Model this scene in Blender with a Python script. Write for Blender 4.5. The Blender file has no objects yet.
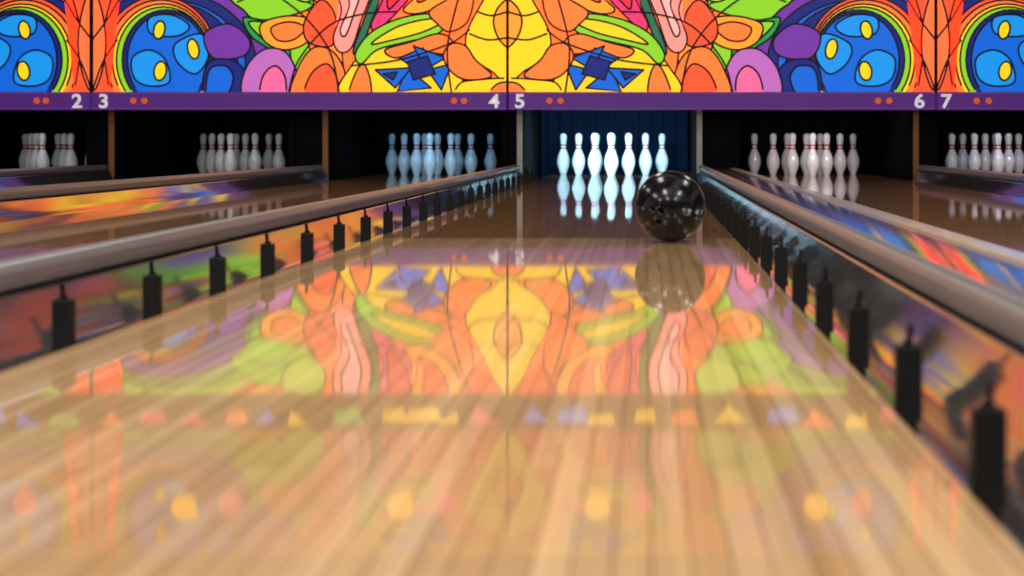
import bpy, bmesh, math, random
from mathutils import Vector
random.seed(7)
S = bpy.context.scene
COL = S.collection
S.view_settings.view_transform = 'Standard'
S.view_settings.look = 'None'

# ---------------------------------------------------------------- helpers
def lin(c):
    out=[]
    for v in c[:3]:
        v=v/255.0
        out.append(v/12.92 if v<=0.04045 else ((v+0.055)/1.055)**2.4)
    return (*out,1.0)

def mat(name, col, rough=0.5, metal=0.0, emit=None, estr=0.0, coat=0.0, coat_r=0.05, noise=0.0, nscale=8.0, spec=0.5):
    m=bpy.data.materials.new(name); m.use_nodes=True
    nt=m.node_tree; b=nt.nodes['Principled BSDF']
    c=lin(col)
    b.inputs['Base Color'].default_value=c
    b.inputs['Roughness'].default_value=rough
    b.inputs['Metallic'].default_value=metal
    b.inputs['Coat Weight'].default_value=coat
    b.inputs['Coat Roughness'].default_value=coat_r
    b.inputs['Specular IOR Level'].default_value=spec
    if emit is not None:
        b.inputs['Emission Color'].default_value=lin(emit)
        b.inputs['Emission Strength'].default_value=estr
    if noise>0:
        tc=nt.nodes.new('ShaderNodeTexCoord'); n=nt.nodes.new('ShaderNodeTexNoise')
        n.inputs['Scale'].default_value=nscale; n.inputs['Detail'].default_value=4
        nt.links.new(tc.outputs['Object'],n.inputs['Vector'])
        mx=nt.nodes.new('ShaderNodeMix'); mx.data_type='RGBA'
        mx.inputs[6].default_value=tuple(x*(1-noise) for x in c[:3])+(1,)
        mx.inputs[7].default_value=tuple(min(1,x*(1+noise)) for x in c[:3])+(1,)
        nt.links.new(n.outputs['Fac'],mx.inputs[0]); nt.links.new(mx.outputs[2],b.inputs['Base Color'])
    return m

def obj(name, verts, faces, mats, idx=None, smooth=False, parent=None, loc=(0,0,0)):
    me=bpy.data.meshes.new(name); me.from_pydata([tuple(v) for v in verts],[],faces); 
    for m in (mats if isinstance(mats,(list,tuple)) else [mats]): me.materials.append(m)
    if idx: me.polygons.foreach_set('material_index',idx)
    if smooth: me.polygons.foreach_set('use_smooth',[True]*len(me.polygons))
    me.update()
    o=bpy.data.objects.new(name,me); COL.objects.link(o); o.location=loc
    if parent: o.parent=parent
    return o

def empty(name, loc=(0,0,0)):
    e=bpy.data.objects.new(name,None); e.empty_display_size=0.1; COL.objects.link(e); e.location=loc; return e

class MB:
    """mesh accumulator"""
    def __init__(s): s.v=[]; s.f=[]; s.i=[]; s.s=[]
    def add(s,v,f,i=0,sm=False):
        n=len(s.v); s.v+= [tuple(a) for a in v]
        for q in f: s.f.append(tuple(k+n for k in q)); s.i.append(i); s.s.append(sm)
    def box(s,x0,x1,y0,y1,z0,z1,i=0,bev=0.0):
        if bev<=0:
            v=[(x0,y0,z0),(x1,y0,z0),(x1,y1,z0),(x0,y1,z0),(x0,y0,z1),(x1,y0,z1),(x1,y1,z1),(x0,y1,z1)]
            f=[(0,3,2,1),(4,5,6,7),(0,1,5,4),(1,2,6,5),(2,3,7,6),(3,0,4,7)]
            s.add(v,f,i)
        else:
            bm=bmesh.new(); bmesh.ops.create_cube(bm,size=1)
            for q in bm.verts:
                q.co=Vector(((x0+x1)/2+q.co.x*(x1-x0),(y0+y1)/2+q.co.y*(y1-y0),(z0+z1)/2+q.co.z*(z1-z0)))
            bmesh.ops.bevel(bm,geom=bm.edges[:],offset=bev,segments=2,affect='EDGES',profile=0.5)
            bm.verts.index_update()
            s.add([q.co[:] for q in bm.verts],[tuple(w.index for w in p.verts) for p in bm.faces],i); bm.free()
    def prof(s,p,y0,y1,i=0,sm=False,ny=1):
        n=len(p); v=[]; f=[]
        for k in range(ny+1):
            y=y0+(y1-y0)*k/ny; v+=[(a,y,b) for a,b in p]
        for k in range(ny):
            for j in range(n):
                a=k*n+j; b=k*n+(j+1)%n
                f.append((a,b,b+n,a+n))
        s.add(v,f,i,sm)
        s.add(v[:n],[tuple(range(n))[::-1]],i); s.add(v[-n:],[tuple(range(n))],i)
    def cyl(s,p0,p1,r,seg=12,i=0,sm=True):
        p0=Vector(p0);p1=Vector(p1); d=(p1-p0).normalized()
        u=d.orthogonal().normalized(); w=d.cross(u)
        v=[];f=[]
        for P in (p0,p1):
            for k in range(seg):
                a=2*math.pi*k/seg; v.append(P+u*math.cos(a)*r+w*math.sin(a)*r)
        for k in range(seg):
            f.append((k,(k+1)%seg,(k+1)%seg+seg,k+seg))
        s.add(v,f,i,sm); s.add(v[:seg],[tuple(range(seg))[::-1]],i); s.add(v[seg:],[tuple(range(seg))],i)
    def make(s,name,mats,parent=None,loc=(0,0,0)):
        o=obj(name,s.v,s.f,mats,s.i,parent=parent,loc=loc)
        o.data.polygons.foreach_set('use_smooth',s.s)
        bm=bmesh.new(); bm.from_mesh(o.data); bmesh.ops.recalc_face_normals(bm,faces=bm.faces[:]); bm.to_mesh(o.data); bm.free()
        return o

def catmull(pts, closed=True, sub=8):
    n=len(pts); out=[]
    rng=range(n) if closed else range(n-1)
    for k in rng:
        if closed: p0,p1,p2,p3=pts[(k-1)%n],pts[k],pts[(k+1)%n],pts[(k+2)%n]
        else: p0,p1,p2,p3=pts[max(k-1,0)],pts[k],pts[k+1],pts[min(k+2,n-1)]
        for j in range(sub):
            t=j/sub
            out.append(tuple(0.5*((2*p1[c])+(-p0[c]+p2[c])*t+(2*p0[c]-5*p1[c]+4*p2[c]-p3[c])*t*t+(-p0[c]+3*p1[c]-3*p2[c]+p3[c])*t**3) for c in (0,1)))
    if not closed: out.append(tuple(pts[-1]))
    return out

# ---------------------------------------------------------------- materials
def wood_mat(name, c1, c2, dark, row=0.0295, rough=0.4, coat_r=0.036, streak=0.35, ior=1.6):
    m=bpy.data.materials.new(name); m.use_nodes=True; nt=m.node_tree; b=nt.nodes['Principled BSDF']
    N=nt.nodes.new; L=nt.links.new
    tc=N('ShaderNodeTexCoord'); mp=N('ShaderNodeMapping'); mp.inputs['Rotation'].default_value=(0,0,math.pi/2)
    L(tc.outputs['Object'],mp.inputs['Vector'])
    br=N('ShaderNodeTexBrick'); br.offset=0.37; br.offset_frequency=3
    br.inputs['Color1'].default_value=lin(c1); br.inputs['Color2'].default_value=lin(c2); br.inputs['Mortar'].default_value=lin(dark)
    br.inputs['Scale'].default_value=1; br.inputs['Mortar Size'].default_value=0.0009; br.inputs['Mortar Smooth'].default_value=0.3
    br.inputs['Brick Width'].default_value=4.1; br.inputs['Row Height'].default_value=row
    L(mp.outputs[0],br.inputs['Vector'])
    mp2=N('ShaderNodeMapping'); mp2.inputs['Scale'].default_value=(70,1.6,1); L(tc.outputs['Object'],mp2.inputs['Vector'])
    no=N('ShaderNodeTexNoise'); no.inputs['Scale'].default_value=1; no.inputs['Detail'].default_value=6; no.inputs['Roughness'].default_value=0.6
    L(mp2.outputs[0],no.inputs['Vector'])
    cr=N('ShaderNodeValToRGB'); cr.color_ramp.elements[0].position=0.3; cr.color_ramp.elements[0].color=(0.68,0.61,0.54,1)
    cr.color_ramp.elements[1].position=0.7; cr.color_ramp.elements[1].color=(1.06,1.05,1.04,1)
    L(no.outputs['Fac'],cr.inputs[0])
    mx=N('ShaderNodeMix'); mx.data_type='RGBA'; mx.blend_type='MULTIPLY'; mx.inputs[0].default_value=0.55
    L(br.outputs['Color'],mx.inputs[6]); L(cr.outputs[0],mx.inputs[7])
    mp3=N('ShaderNodeMapping'); mp3.inputs['Scale'].default_value=(26,0.04,1); L(tc.outputs['Object'],mp3.inputs['Vector'])
    n3=N('ShaderNodeTexNoise'); n3.inputs['Scale'].default_value=1; n3.inputs['Detail'].default_value=2; L(mp3.outputs[0],n3.inputs['Vector'])
    cr3=N('ShaderNodeValToRGB'); cr3.color_ramp.elements[0].position=0.38; cr3.color_ramp.elements[0].color=(0.64,0.56,0.48,1)
    cr3.color_ramp.elements[1].position=0.60; cr3.color_ramp.elements[1].color=(1.04,1.04,1.04,1); L(n3.outputs['Fac'],cr3.inputs[0])
    mx3=N('ShaderNodeMix'); mx3.data_type='RGBA'; mx3.blend_type='MULTIPLY'; mx3.inputs[0].default_value=streak
    L(mx.outputs[2],mx3.inputs[6]); L(cr3.outputs[0],mx3.inputs[7])
    L(mx3.outputs[2],b.inputs['Base Color'])
    b.inputs['Roughness'].default_value=rough; b.inputs['Coat Weight'].default_value=1.0; b.inputs['Coat Roughness'].default_value=coat_r
    b.inputs['Coat IOR'].default_value=ior
    b.inputs['Specular IOR Level'].default_value=0.1
    bp=N('ShaderNodeBump'); bp.inputs['Strength'].default_value=0.02; bp.inputs['Distance'].default_value=0.002
    mp4=N('ShaderNodeMapping'); mp4.inputs['Scale'].default_value=(30,3,1); L(tc.outputs['Object'],mp4.inputs['Vector'])
    n4=N('ShaderNodeTexNoise'); n4.inputs['Scale'].default_value=1; L(mp4.outputs[0],n4.inputs['Vector'])
    L(n4.outputs['Fac'],bp.inputs['Height']); L(bp.outputs[0],b.inputs['Coat Normal'])
    return m

M_lane=wood_mat('maple_lane',(222,188,142),(194,154,106),(104,74,46),ior=1.85)
M_lane_mid=wood_mat('pine_lane',(160,118,80),(136,98,62),(74,48,30),ior=1.8,coat_r=.03)
M_lane2=wood_mat('amber_lane',(200,154,106),(172,124,80),(84,54,32),ior=1.55)
M_black=mat('black_plastic',(6,6,7),0.6,spec=.25)
M_gutter=mat('gutter_glossy_dark',(205,203,206),0.09,metal=.94,noise=0.05,nscale=1)
M_rail=mat('brushed_rail_metal',(144,144,148),0.32,metal=.65,noise=0.06,nscale=5)
M_bolt=mat('bolt_steel',(40,40,42),0.4,metal=1.0)
M_cap=mat('divider_cap_gloss',(112,118,134),0.19,metal=.45,coat=.9,coat_r=0.09,noise=0.1,nscale=2)
M_capedge=mat('cap_edge_wood',(188,178,166),0.35,coat=0.5,noise=0.15,nscale=6)
M_pitdark=mat('pit_black',(4,4,6),0.8,noise=0.3,spec=.15)
M_curtain_blue=mat('pit_curtain_blue',(5,19,40),0.8,noise=0.35,nscale=5,spec=.1)
M_wall=mat('wall_paint_dark',(60,56,60),0.8,noise=0.15,nscale=2)
M_ceil=mat('ceiling_dark_tile',(62,60,60),0.9,noise=0.12,nscale=3)
M_appr=wood_mat('approach_wood',(214,170,116),(190,140,90),(110,76,46),row=0.05)
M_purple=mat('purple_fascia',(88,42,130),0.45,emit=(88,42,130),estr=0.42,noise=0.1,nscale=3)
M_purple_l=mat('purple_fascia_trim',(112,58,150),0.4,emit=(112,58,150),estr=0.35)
M_white=mat('sign_white',(240,238,245),0.4,emit=(240,238,245),estr=0.4)
M_odot=mat('indicator_orange',(220,90,50),0.4,emit=(220,90,50),estr=0.5)
M_pin=mat('pin_white_plastic',(240,241,244),0.2,coat=0.7,coat_r=0.06)
M_red=mat('pin_faded_stripe',(206,100,110),0.25,coat=0.6)
M_post_w=mat('kickback_edge_pale',(190,188,182),0.5,noise=0.2,nscale=12)
M_post_b=mat('kickback_edge_wood',(150,100,52),0.5,noise=0.3,nscale=12)

# ---------------------------------------------------------------- layout constants (metres)
Y0=-1.0; YM=13.0; YE=15.3
LANES=[-6.74,-4.99,-3.34,-1.59,0.0,1.772,3.40,5.17]
HW=0.575
SC=123.0
MAIN=4
RAILED={(4,-1),(4,1),(3,-1),(5,1),(2,-1),(6,1)}
# ---------------------------------------------------------------- lanes
for li,cx in enumerate(LANES):
    lane=empty('bowling_lane',(cx,0,0))
    if li==MAIN:
        d=MB(); d.box(-HW,HW,Y0,5.1,-0.08,0.0,0); d.box(-HW,HW,5.101,13.2,-0.08,0.0,1)
        d.make('deck',[M_lane,M_lane_mid],parent=lane)
    else:
        d=MB(); d.box(-HW,HW,Y0,13.2,-0.08,0.0,0)
        d.make('deck',[M_lane2],parent=lane)
    for sgn,nm in ((-1,'gutter_a'),(1,'gutter_b')):
        railed=(li,sgn) in RAILED
        if railed:
            arc=catmull([(.578,-.030),(.590,-.048),(.615,-.056),(.645,-.052),(.672,-.034),(.688,-.008),(.700,.014),(.712,.040),(.722,.064)],False,4)
            top=.064
        else:
            arc=catmull([(.578,-.030),(.592,-.052),(.62,-.062),(.655,-.058),(.68,-.045),(.70,-.02),(.712,.0)],False,4)
            top=.0
        p=[(sgn*a,b) for a,b in arc]+[(sgn*.735,top),(sgn*.735,-.09),(sgn*.578,-.09)]
        g=MB(); g.prof(p,Y0,13.0,0,True); g.make(nm,[M_gutter],parent=lane)
        if not railed: continue
        r=MB(); cxr=sgn*.745; cz=.092
        pr=[(cxr+.026*math.cos(2*math.pi*k/24),cz+.026*math.sin(2*math.pi*k/24)) for k in range(24)]
        r.prof(pr,Y0,12.95,0,True)
        r.box(min(sgn*.736,sgn*.762),max(sgn*.736,sgn*.762),Y0,12.95,-.08,.070,2)
        if li==MAIN:
            y=(1.455 if sgn>0 else 2.455)-0.4425*(5)
            while y<12.8:
                xa=sgn*.602
                r.box(xa-.0155,xa+.0155,y-.012,y+.012,-.022,.068,1,bev=.003)
                r.box(xa-.010,xa+.010,y-.009,y+.009,-.056,-.021,1)      # foot in gutter
                r.cyl((xa,y,.066),(xa+sgn*.003,y,.092),.0040,8,3)        # spring pin
                r.cyl((xa,y,.066),(xa,y,.073),.0075,8,3)
                y+=.4425
        r.make('bumper_rail',[M_rail,M_black,M_black,M_bolt],parent=lane)

# dividers between lanes
for i,(a,b) in enumerate(zip(LANES[:-1],LANES[1:])):
    ra=(i,1) in RAILED; rb=(i+1,-1) in RAILED
    x0=a+(.773 if ra else .737); x1=b-(.773 if rb else .737); w=x1-x0
    m=MB()
    if w>.18:
        p=[(x0,-.09),(x0,.070),(x0+.006,.078)]
        for k in range(9):
            t=k/8; p.append((x0+.012+(w-.024)*t,.080+.008*math.sin(math.pi*t)))
        p+= [(x1-.006,.078),(x1,.070),(x1,-.09)]
        m.prof(p,Y0,12.98,0,True)
        if not rb: m.box(x1-.055,x1-.004,Y0,12.98,.074,.092,1,bev=.003)
        if not ra: m.box(x0+.004,x0+.055,Y0,12.98,.074,.092,1,bev=.003)
    else:
        m.box(x0,x1,Y0,12.98,-.09,.02,2,bev=.004)
    m.make('lane_divider',[M_cap,M_capedge,M_black])

# floor, walls, ceiling
XL,XR=-8.2,6.6; YB=-6.0; ZC=3.5
def bx(name,x0,x1,y0,y1,z0,z1,m):
    q=MB(); q.box(x0,x1,y0,y1,z0,z1); return q.make(name,[m])
bx('floor',XL,XR,YB,16.0,-.20,-.095,M_pitdark)
bx('approach_floor',XL+.02,XR-.02,YB+.02,Y0-.005,-.094,0.0,M_appr)
bx('ceiling',XL,XR,YB,16.0,ZC,ZC+.1,M_ceil)
bx('wall_left',XL-.1,XL,YB,16.0,-.2,ZC,M_wall)
bx('wall_right',XR,XR+.1,YB,16.0,-.2,ZC,M_wall)
bx('wall_back',XL,XR,YB-.1,YB,-.2,ZC,M_wall)
bx('wall_front',XL,XR,16.0,16.1,-.2,ZC,M_pitdark)
bx('wall_soffit',XL+.01,XR-.01,YM+.06,YM+.14,1.06,ZC-.005,M_wall)

# ---------------------------------------------------------------- pits
pit=MB()
for i,cx in enumerate(LANES):
    for s in (-1,1):
        xa,xb=sorted((cx+s*.715,cx+s*.755))
        pit.box(xa,xb,YM+.10,YE,-.09,1.0,0)
        if cx==0: mi=1
        elif i in (1,3,5): mi=2 if s==(-1 if i<4 else 1) else 0
        elif i==2: mi=2 if s==-1 else 0
        else: mi=0
        pit.box(xa-.003,xb+.003,YM+.085,YM+.099,-.08,.60,mi,bev=.002)
for a,b in zip(LANES[:-1],LANES[1:]):
    pit.box(a+.76,b-.76,YM+.11,YM+.15,-.09,.99,0)
pit.box(XL+.05,XR-.05,YM+.10,YE+.1,1.0,1.05,0)
pit.make('pit_kickbacks',[M_pitdark,M_post_w,M_post_b])
for i,cx in enumerate(LANES):
    q=MB(); n=24; w=1.40
    vs=[];fs=[]
    for k in range(n*4+1):
        x=-w/2+w*k/(n*4); yy=.012*math.sin(k*math.pi/4)
        vs+= [(x,yy,-.08),(x,yy,.98)]
    for k in range(n*4): fs.append((2*k,2*k+2,2*k+3,2*k+1))
    q.add(vs,fs,0,True)
    q.make('pit_curtain',[M_curtain_blue if cx==0 else M_pitdark],loc=(cx,YE-.03,0))
    q=MB(); q.box(-HW,HW,13.202,15.2,-.08,0,0); q.make('pin_deck',[M_lane_mid if i==MAIN else M_lane2],loc=(cx,0,0))

# pins
prof=catmull([(0,.0255),(.006,.0285),(.03,.037),(.06,.0485),(.09,.0575),(.114,.0605),(.14,.0585),(.17,.0515),(.2,.040),(.225,.0295),(.25,.0235),(.27,.0238),(.295,.0270),(.32,.0308),(.343,.0323),(.36,.0295),(.372,.0215),(.379,.011),(.381,.0005)],False,3)
pv=[];pf=[];pi=[];SEG=28
for z,r in prof:
    for k in range(SEG):
        a=2*math.pi*k/SEG; pv.append((r*math.cos(a),r*math.sin(a),z))
for j in range(len(prof)-1):
    z=(prof[j][0]+prof[j+1][0])/2
    for k in range(SEG):
        pf.append((j*SEG+k,j*SEG+(k+1)%SEG,(j+1)*SEG+(k+1)%SEG,(j+1)*SEG+k))
        pi.append(1 if (.234<z<.248 or .262<z<.276) else 0)
pf.append(tuple(range(SEG))[::-1]); pi.append(0)
pf.append(tuple(range((len(prof)-1)*SEG,len(prof)*SEG))); pi.append(0)
pin_me=bpy.data.meshes.new('bowling_pin'); pin_me.from_pydata(pv,[],pf); pin_me.materials.append(M_pin); pin_me.materials.append(M_red)
pin_me.polygons.foreach_set('material_index',pi); pin_me.polygons.foreach_set('use_smooth',[True]*len(pf)); pin_me.update()
for cx in LANES:
    e=empty('bowling_pin_rack',(cx-.01,14.05,0)); n=0
    for row in range(4):
        for k in range(row+1):
            n+=1
            o=bpy.data.objects.new('pin_%d'%n,pin_me); COL.objects.link(o); o.parent=e
            o.location=((k-row/2)*.3048,row*.264,0.0005)

# ---------------------------------------------------------------- mural
PAL={}
MM=[]
def cidx(c,k):
    key=(c,k)
    if key not in PAL:
        PAL[key]=len(MM)
        cc=tuple(c)
        MM.append(mat('mural_glow_paint_%d'%len(MM),cc,0.45,emit=cc,estr=k))  # artwork colours emit on their own, standing in for panel lighting
    return PAL[key]
OR=(248,120,50);RO=(240,82,44);YE_=(248,200,28);LI=(132,198,36);GR=(34,146,60);BL=(8,94,202);LB=(18,138,222)
DB=(20,32,112);PU=(106,48,150);PK=(236,98,146);PE=(246,144,134);MV=(178,98,176);RD=(228,42,60);AM=(252,152,40);BK=(14,10,18);TE=(40,104,72)
def ell(cx,cy,rx,ry,a=0,n=40):
    a=math.radians(a); return [(cx+rx*math.cos(2*math.pi*k/n)*math.cos(a)-ry*math.sin(2*math.pi*k/n)*math.sin(a),cy+rx*math.cos(2*math.pi*k/n)*math.sin(a)+ry*math.sin(2*math.pi*k/n)*math.cos(a)) for k in range(n)]
SH=[] # (poly, color, outline, is_line)
def sh(pts,c,sm=True,ol=True): SH.append((catmull(pts,True,7) if sm else list(pts),c,ol,False))
def E(c,*a): SH.append((ell(*a),c,True,False))
def ln(pts): SH.append((catmull(pts,False,8),BK,True,True))
# design units: x 93..508 across one panel (508 = centre seam), y -35 (top) .. 92 (bottom)
sh([(93,-35),(508,-35),(508,92),(93,92)],OR,False,False)
E(AM,168,70,176,128); E(OR,168,70,164,116); 
E(LI,168,66,144,110); E(GR,168,66,124,96); E(LI,168,66,116,90); E((36,130,190),168,64,106,84)
E(PU,168,62,100,80); E(DB,168,62,88,71); E(BL,168,64,78,64); E(DB,168,62,70,60)
E(RO,160,60,58,64); E(OR,161,60,54,60); E(YE_,163,60,50,56); E(LI,164,60,47,53); E(DB,167,60,44,50); E(BL,168,60,40,47)
sh([(150,18),(172,15),(190,26),(178,36),(152,34)],LB)
sh([(176,44),(202,34),(209,56),(196,74),(178,62)],LB)
sh([(133,58),(150,50),(166,60),(170,82),(150,86),(135,78)],LB)
sh([(205,34),(230,24),(250,40),(244,56),(214,58)],PU)
sh([(208,64),(232,60),(246,74),(236,98),(206,98)],DB)
sh([(210,70),(226,66),(234,78),(226,96),(208,96)],BL)
E(YE_,160,30,5.5,9,12); E(YE_,194,49,5.5,10,-12); E(YE_,161,71,6,9.5,10)
# seam 93 side
sh([(93,-35),(124,-35),(112,0),(104,40),(110,98),(93,98)],RO)
sh([(93,-6),(102,8),(107,44),(101,78),(93,84)],(250,112,60))
ln([(93,40),(108,20),(124,-6),(150,-35)])
ln([(93,92),(104,62),(118,40)])
# lime/pale leaf, orange petals
sh([(232,-4),(262,-26),(300,-20),(314,4),(290,16),(258,20),(244,10)],LI)
ln([(238,2),(264,-6),(290,-4),(312,4)])
sh([(244,18),(262,20),(284,22),(290,38),(276,50),(262,44),(250,34)],GR)
sh([(250,22),(272,24),(282,34),(270,42),(258,34)],LI)
sh([(284,-30),(318,-35),(326,-14),(308,2),(288,-8)],(160,200,60))
sh([(262,24),(290,16),(316,22),(308,42),(286,50),(266,42)],AM)
sh([(272,28),(290,22),(306,28),(294,40),(278,40)],OR)
sh([(246,98),(246,70),(264,50),(286,52),(298,76),(294,100)],MV)
sh([(262,98),(264,76),(276,66),(286,78),(284,98)],PK)
sh([(294,98),(298,70),(314,48),(334,52),(346,74),(344,98)],OR)
sh([(306,98),(312,74),(328,64),(338,80),(336,98)],RO)
sh([(306,20),(322,0),(336,16),(334,44),(318,46),(306,38)],RO)
# peach S-band
sh([(338,-40),(366,-40),(372,-10),(362,20),(352,48),(340,52),(334,38),(342,10),(334,-14)],PE)
sh([(346,-40),(356,-40),(362,-12),(354,16),(346,36),(341,30),(350,4),(342,-18)],(246,172,166))
sh([(368,-40),(378,-40),(382,-8),(372,22),(360,52),(354,50),(366,16),(374,-10)],TE)
sh([(380,-40),(412,-40),(414,-10),(398,12),(378,30),(372,24),(384,-4)],(228,50,108))
sh([(392,-38),(410,-38),(408,-14),(396,4),(388,6)],RD)
# lower yellow & star
sh([(346,98),(352,66),(372,50),(404,46),(436,52),(456,70),(460,98)],YE_)
sh([(350,98),(355,76),(364,64),(371,80),(370,98)],OR)
sh([(356,54),(370,34),(396,20),(426,14),(452,16),(438,34),(408,42),(378,50),(362,64)],LI)
sh([(372,44),(396,28),(424,20),(446,20),(424,32),(394,40)],YE_)
sh([(386,50),(412,42),(438,34),(452,40),(450,54),(420,52),(396,58)],OR)
for tri in ([(400,58),(424,48),(414,68)],[(414,46),(446,58),(426,70)],[(398,92),(408,68),(432,88)],[(428,70),(452,64),(442,90)],[(376,70),(412,68),(396,88)]):
    sh(tri,BL,False)
sh([(408,62),(428,56),(436,74),(414,80)],DB,False)
sh([(384,74),(398,72),(394,80)],DB,False)
# red/orange flames near top
sh([(414,-40),(462,-40),(456,-12),(440,6),(418,14),(404,10),(418,-8)],AM)
sh([(424,-38),(448,-38),(444,-16),(430,-2),(418,2),(426,-14)],RO)
sh([(430,12),(450,-2),(464,-18),(474,-4),(468,22),(450,32),(438,24)],OR)
# centre petals
sh([(462,-42),(512,-42),(512,-14),(494,-22),(478,-10),(468,-20)],RO)
sh([(512,-30),(496,-24),(484,0),(470,26),(466,44),(474,58),(490,70),(512,76)],YE_)
sh([(512,2),(500,6),(494,22),(500,40),(512,46)],AM)
sh([(466,46),(452,44),(444,56),(452,72),(468,80),(492,76),(476,60)],OR)
sh([(460,98),(460,84),(478,80),(512,80),(512,100)],YE_)
sh([(512,84),(498,84),(488,98),(512,98)],OR)
ln([(290,92),(300,60),(330,26),(366,14),(398,12)])
ln([(112,-35),(140,-22),(190,-28),(250,-18),(300,12),(330,50),(340,92)])
ln([(452,92),(448,50),(456,10),(470,-35)])
ln([(352,66),(400,60),(450,44),(470,30)])
ln([(470,34),(488,40),(508,38)])
ln([(478,12),(492,16),(508,12)])

def clip(poly,x0,x1,y0,y1):
    def cl(ps,inside,inter):
        out=[]
        for k in range(len(ps)):
            a=ps[k-1]; b=ps[k]
            if inside(b):
                if not inside(a): out.append(inter(a,b))
                out.append(b)
            elif inside(a): out.append(inter(a,b))
        return out
    def ix(X): return lambda a,b:(X,a[1]+(b[1]-a[1])*(X-a[0])/(b[0]-a[0]))
    def iy(Y): return lambda a,b:(a[0]+(b[0]-a[0])*(Y-a[1])/(b[1]-a[1]),Y)
    for ins,it in ((lambda p:p[0]>=x0,ix(x0)),(lambda p:p[0]<=x1,ix(x1)),(lambda p:p[1]>=y0,iy(y0)),(lambda p:p[1]<=y1,iy(y1))):
        if not poly: return []
        poly=cl(poly,ins,it)
    return poly
def inb(p): return 93<=p[0]<=508 and -35<=p[1]<=92

def mural(name, seam_x, other_x, zb, zt, y, k):
    mb=MB()
    def W(p,off):
        u=(508-p[0])/415.0; v=(92-p[1])/127.0
        return (seam_x+(other_x-seam_x)*u, y-off, zb+(zt-zb)*v)
    layer=0
    for poly,c,ol,line in SH:
        layer+=1; off=.0005*layer
        if not line:
            cp=clip(poly,93,508,-35,92)
            if len(cp)<3: continue
            bm=bmesh.new(); vs=[]
            last=None
            for p in cp:
                if last and abs(p[0]-last[0])<1e-4 and abs(p[1]-last[1])<1e-4: continue
                vs.append(bm.verts.new(W(p,off))); last=p
            try:
                f=bm.faces.new(vs); bmesh.ops.triangulate(bm,faces=[f],ngon_method='EAR_CLIP')
            except Exception: pass
            bm.verts.index_update()
            mb.add([q.co[:] for q in bm.verts],[tuple(w.index for w in f.verts) for f in bm.faces],cidx(c,k)); bm.free()
        if ol:
            n=len(poly); t=.95
            rng=range(n-1) if line else range(n)
            bi=cidx(BK,k)
            for a in rng:
                p=poly[a]; q=poly[(a+1)%n]
                if not(inb(p) and inb(q)): continue
                dx,dy=q[0]-p[0],q[1]-p[1]; L=math.hypot(dx,dy)
                if L<1e-5: continue
                ex,ey=dx/L*t*.5,dy/L*t*.5; nx,ny=-dy/L*t,dx/L*t
                qd=[(p[0]-ex+nx,p[1]-ey+ny),(q[0]+ex+nx,q[1]+ey+ny),(q[0]+ex-nx,q[1]+ey-ny),(p[0]-ex-nx,p[1]-ey-ny)]
                qd=[(min(508,max(93,a_)),min(92,max(-35,b_))) for a_,b_ in qd]
                mb.add([W(z,off+.0003) for z in qd],[(0,1,2,3)],bi)
    xa,xb=sorted((seam_x,other_x))
    mb.box(xa,xb,y,y+.04,zb,zt,cidx(BK,k))
    for sx in (seam_x,other_x):
        mb.box(sx-.010,sx+.010,y-.045,y,zb,zt,cidx(BK,k))
    return obj(name,mb.v,mb.f,MM,mb.i)

Z0,Z1,Z2=.562,.708,1.74
seams=[-7.6,-4.198,-.824,2.648,6.1]
pairs=[(seams[0],seams[1]),(seams[2],seams[1]),(seams[2],seams[3]),(seams[4],seams[3])]
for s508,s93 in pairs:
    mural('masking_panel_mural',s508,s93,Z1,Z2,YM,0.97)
for s508,s93 in pairs:
    mural('upper_wall_mural',s508,s93,3.05,2.05,YM+.02,0.24)
for k in range(4):
    a,b=seams[k],seams[k+1]
    q=MB(); q.box(a+.008,b-.008,YM-.05,YM+.04,Z0,Z1-.004,0,bev=.006)
    q.box(a+.008,b-.008,YM-.058,YM-.051,Z1-.020,Z1-.006,1)
    q.box(a+.008,b-.008,YM-.058,YM-.051,Z0+.004,Z0+.016,1)
    q.make('purple_lane_fascia',[M_purple,M_purple_l])
def num(ch,x):
    cu=bpy.data.curves.new('lane_number','FONT'); cu.body=ch; cu.size=.155; cu.extrude=.004; cu.offset=.0035; cu.align_x='CENTER'
    o=bpy.data.objects.new('lane_number_sign',cu); COL.objects.link(o)
    o.location=(x,YM-.062,.580); o.rotation_euler=(math.pi/2,0,0); o.scale=(1.12,1,1)
    o.data.materials.append(M_white)
def px(x): return .29+(x-645)/SC
for ch,x in (('2',80),('3',106.5),('4',495),('5',520.5),('6',918),('7',944.5)):
    num(ch,px(x))
q=MB()
for x in (40,49,136,147,455,465,550,561,877,888,975,987):
    c=(px(x),YM-.058,.635); q.cyl(c,(c[0],c[1]-.006,c[2]),.026,16,0)
q.make('indicator_dots',[M_odot])

# bunting + round lamps on upper wall
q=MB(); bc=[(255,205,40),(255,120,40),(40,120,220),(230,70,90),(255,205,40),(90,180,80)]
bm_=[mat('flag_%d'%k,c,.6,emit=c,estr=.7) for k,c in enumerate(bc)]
x=XL+.3
while x<XR-.3:
    w=random.uniform(.07,.16); h=random.uniform(.09,.16); zz=random.uniform(1.96,2.02)
    if random.random()<.6: q.add([(x-w,YM-.03,zz),(x+w,YM-.03,zz),(x+random.uniform(-.08,.08),YM-.03,zz-h)],[(0,1,2)],random.randrange(6))
    else: q.add([(x-w,YM-.03,zz),(x+w,YM-.03,zz),(x+w*.6,YM-.03,zz-h),(x-w*.8,YM-.03,zz-h*.8)],[(0,1,2,3)],random.randrange(6))
    x+=random.uniform(.2,.42)
q.make('pennant_bunting',bm_)
M_ly=mat('round_lamp_yellow',(255,190,40),.5,emit=(255,190,40),estr=1.0)
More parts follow.
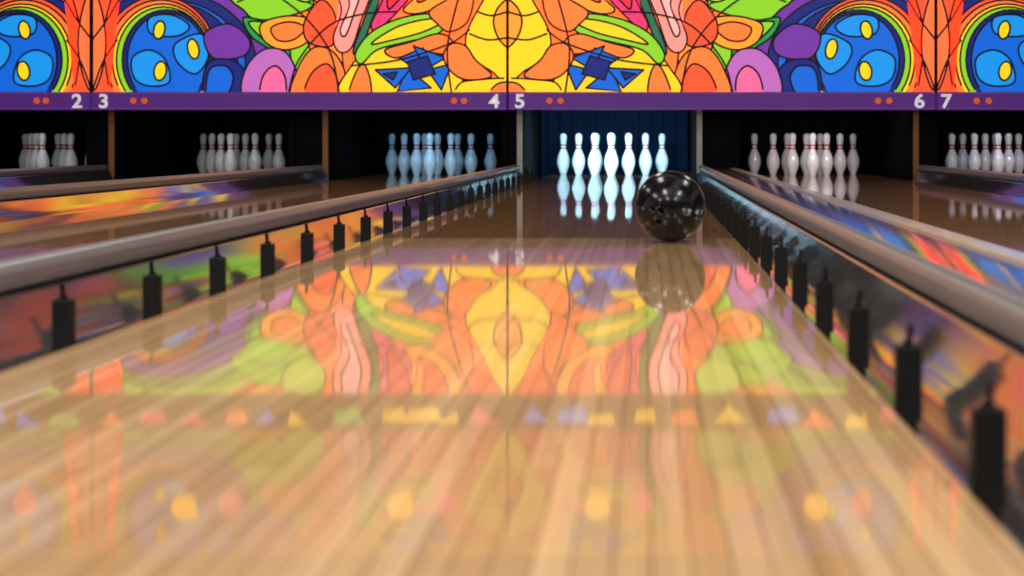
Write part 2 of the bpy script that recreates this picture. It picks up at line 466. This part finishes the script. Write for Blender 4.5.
M_lp=mat('round_lamp_pink',(250,100,120),.5,emit=(250,100,120),estr=.6)
for cx in LANES:
    q=MB(); q.cyl((cx-.1,YM-.03,2.65),(cx-.1,YM-.08,2.65),.10,24,0); q.cyl((cx+.27,YM-.03,2.62),(cx+.27,YM-.08,2.62),.09,24,1)
    q.make('round_wall_lamp',[M_ly,M_lp])

# ---------------------------------------------------------------- ball
R=.109
mball=bpy.data.materials.new('ball_marbled'); mball.use_nodes=True
nt=mball.node_tree; b=nt.nodes['Principled BSDF']; N=nt.nodes.new; L=nt.links.new
tc=N('ShaderNodeTexCoord'); no=N('ShaderNodeTexNoise'); no.inputs['Scale'].default_value=13; no.inputs['Detail'].default_value=8; no.inputs['Distortion'].default_value=1.2
L(tc.outputs['Object'],no.inputs['Vector']); cr=N('ShaderNodeValToRGB')
cr.color_ramp.elements[0].position=.50; cr.color_ramp.elements[0].color=(.005,.005,.007,1)
cr.color_ramp.elements[1].position=.78; cr.color_ramp.elements[1].color=(.06,.062,.075,1)
L(no.outputs['Fac'],cr.inputs[0]); L(cr.outputs[0],b.inputs['Base Color']); b.inputs['Roughness'].default_value=.2
b.inputs['Specular IOR Level'].default_value=.36
bm=bmesh.new(); bmesh.ops.create_uvsphere(bm,u_segments=96,v_segments=64,radius=R)
me=bpy.data.meshes.new('bowling_ball'); bm.to_mesh(me); bm.free()
me.materials.append(mball); me.polygons.foreach_set('use_smooth',[True]*len(me.polygons))
ball=bpy.data.objects.new('bowling_ball',me); COL.objects.link(ball); ball.location=(.367,4.91,R+.0005)
M_hole=mat('ball_hole_dark',(4,4,4),.6)
me.materials.append(M_hole)
cutb=MB()
for d in (Vector((-.50,-.82,-.02)),Vector((-.27,-.94,-.08)),Vector((-.34,-.86,-.42))):
    d.normalize(); cutb.cyl(d*R*.72,d*R*1.1,.0095,24,0)
cut=cutb.make('hole_cutter',[M_hole],loc=ball.location)
md=ball.modifiers.new('holes','BOOLEAN'); md.operation='DIFFERENCE'; md.object=cut; md.solver='EXACT'
bpy.context.view_layer.update()
dg=bpy.context.evaluated_depsgraph_get()
nm=bpy.data.meshes.new_from_object(ball.evaluated_get(dg)); ball.modifiers.clear(); ball.data=nm
bpy.data.objects.remove(cut)

# ---------------------------------------------------------------- lights
M_lampglow=mat('ceiling_diffuser',(255,240,220),.5,emit=(255,242,226),estr=3.0)
def ceil_light(x,y,w,l,power,col=(1,.94,.86)):
    q=MB(); q.box(-w/2-.03,w/2+.03,-l/2-.03,l/2+.03,-.05,-.0,0); q.box(-w/2,w/2,-l/2,l/2,-.056,-.051,1)
    o=q.make('ceiling_light_panel',[M_wall,M_lampglow],loc=(x,y,ZC-.002))
    la=bpy.data.lights.new('ceiling_lamp','AREA'); la.shape='RECTANGLE'; la.size=w; la.size_y=l; la.energy=power; la.color=col
    lo=bpy.data.objects.new('ceiling_lamp_light',la); COL.objects.link(lo); lo.parent=o; lo.location=(0,0,-.07)
for x in (-4.2,-.8,2.6):
    for y,pw in ((-1.5,98),(2.0,84),(6.0,34),(10.0,24)):
        ceil_light(x,y,.5,1.6,pw)
def pitlight(cx,power,col):
    la=bpy.data.lights.new('pit_tube','AREA'); la.shape='RECTANGLE'; la.size=1.1; la.size_y=.08; la.energy=power; la.color=col
    la.spread=math.radians(95)
    lo=bpy.data.objects.new('pit_lamp_light',la); COL.objects.link(lo)
    lo.location=(cx,YM+.20,.70)
    d=Vector((0,1.0,-.55)); lo.rotation_euler=d.to_track_quat('-Z','Y').to_euler()
PIT=[(1.2,(.8,.9,1)),(1.2,(.8,.85,.9)),(1.2,(.8,.88,.9)),(3.2,(.3,.66,1)),(24,(.42,.8,1)),(3.2,(1,.9,.92)),(2.2,(.9,.9,1)),(2,(.9,.9,1))]
for cx,(p,c) in zip(LANES,PIT): pitlight(cx,p,c)

w=bpy.data.worlds.new('room_ambient'); S.world=w; w.use_nodes=True
w.node_tree.nodes['Background'].inputs[0].default_value=(.5,.47,.45,1); w.node_tree.nodes['Background'].inputs[1].default_value=.1

# ---------------------------------------------------------------- camera
cd=bpy.data.cameras.new('camera'); cam=bpy.data.objects.new('camera',cd); COL.objects.link(cam)
cd.sensor_width=36; cd.lens=1600/1024*36
cam.location=(.29,0,.31); cam.rotation_euler=(math.pi/2,0,0)
cd.shift_x=-(645-512)/1024; cd.shift_y=-(288-141)/1024
cd.clip_start=.05
cd.dof.use_dof=True; cd.dof.focus_distance=6.8; cd.dof.aperture_fstop=4.2
S.camera=cam
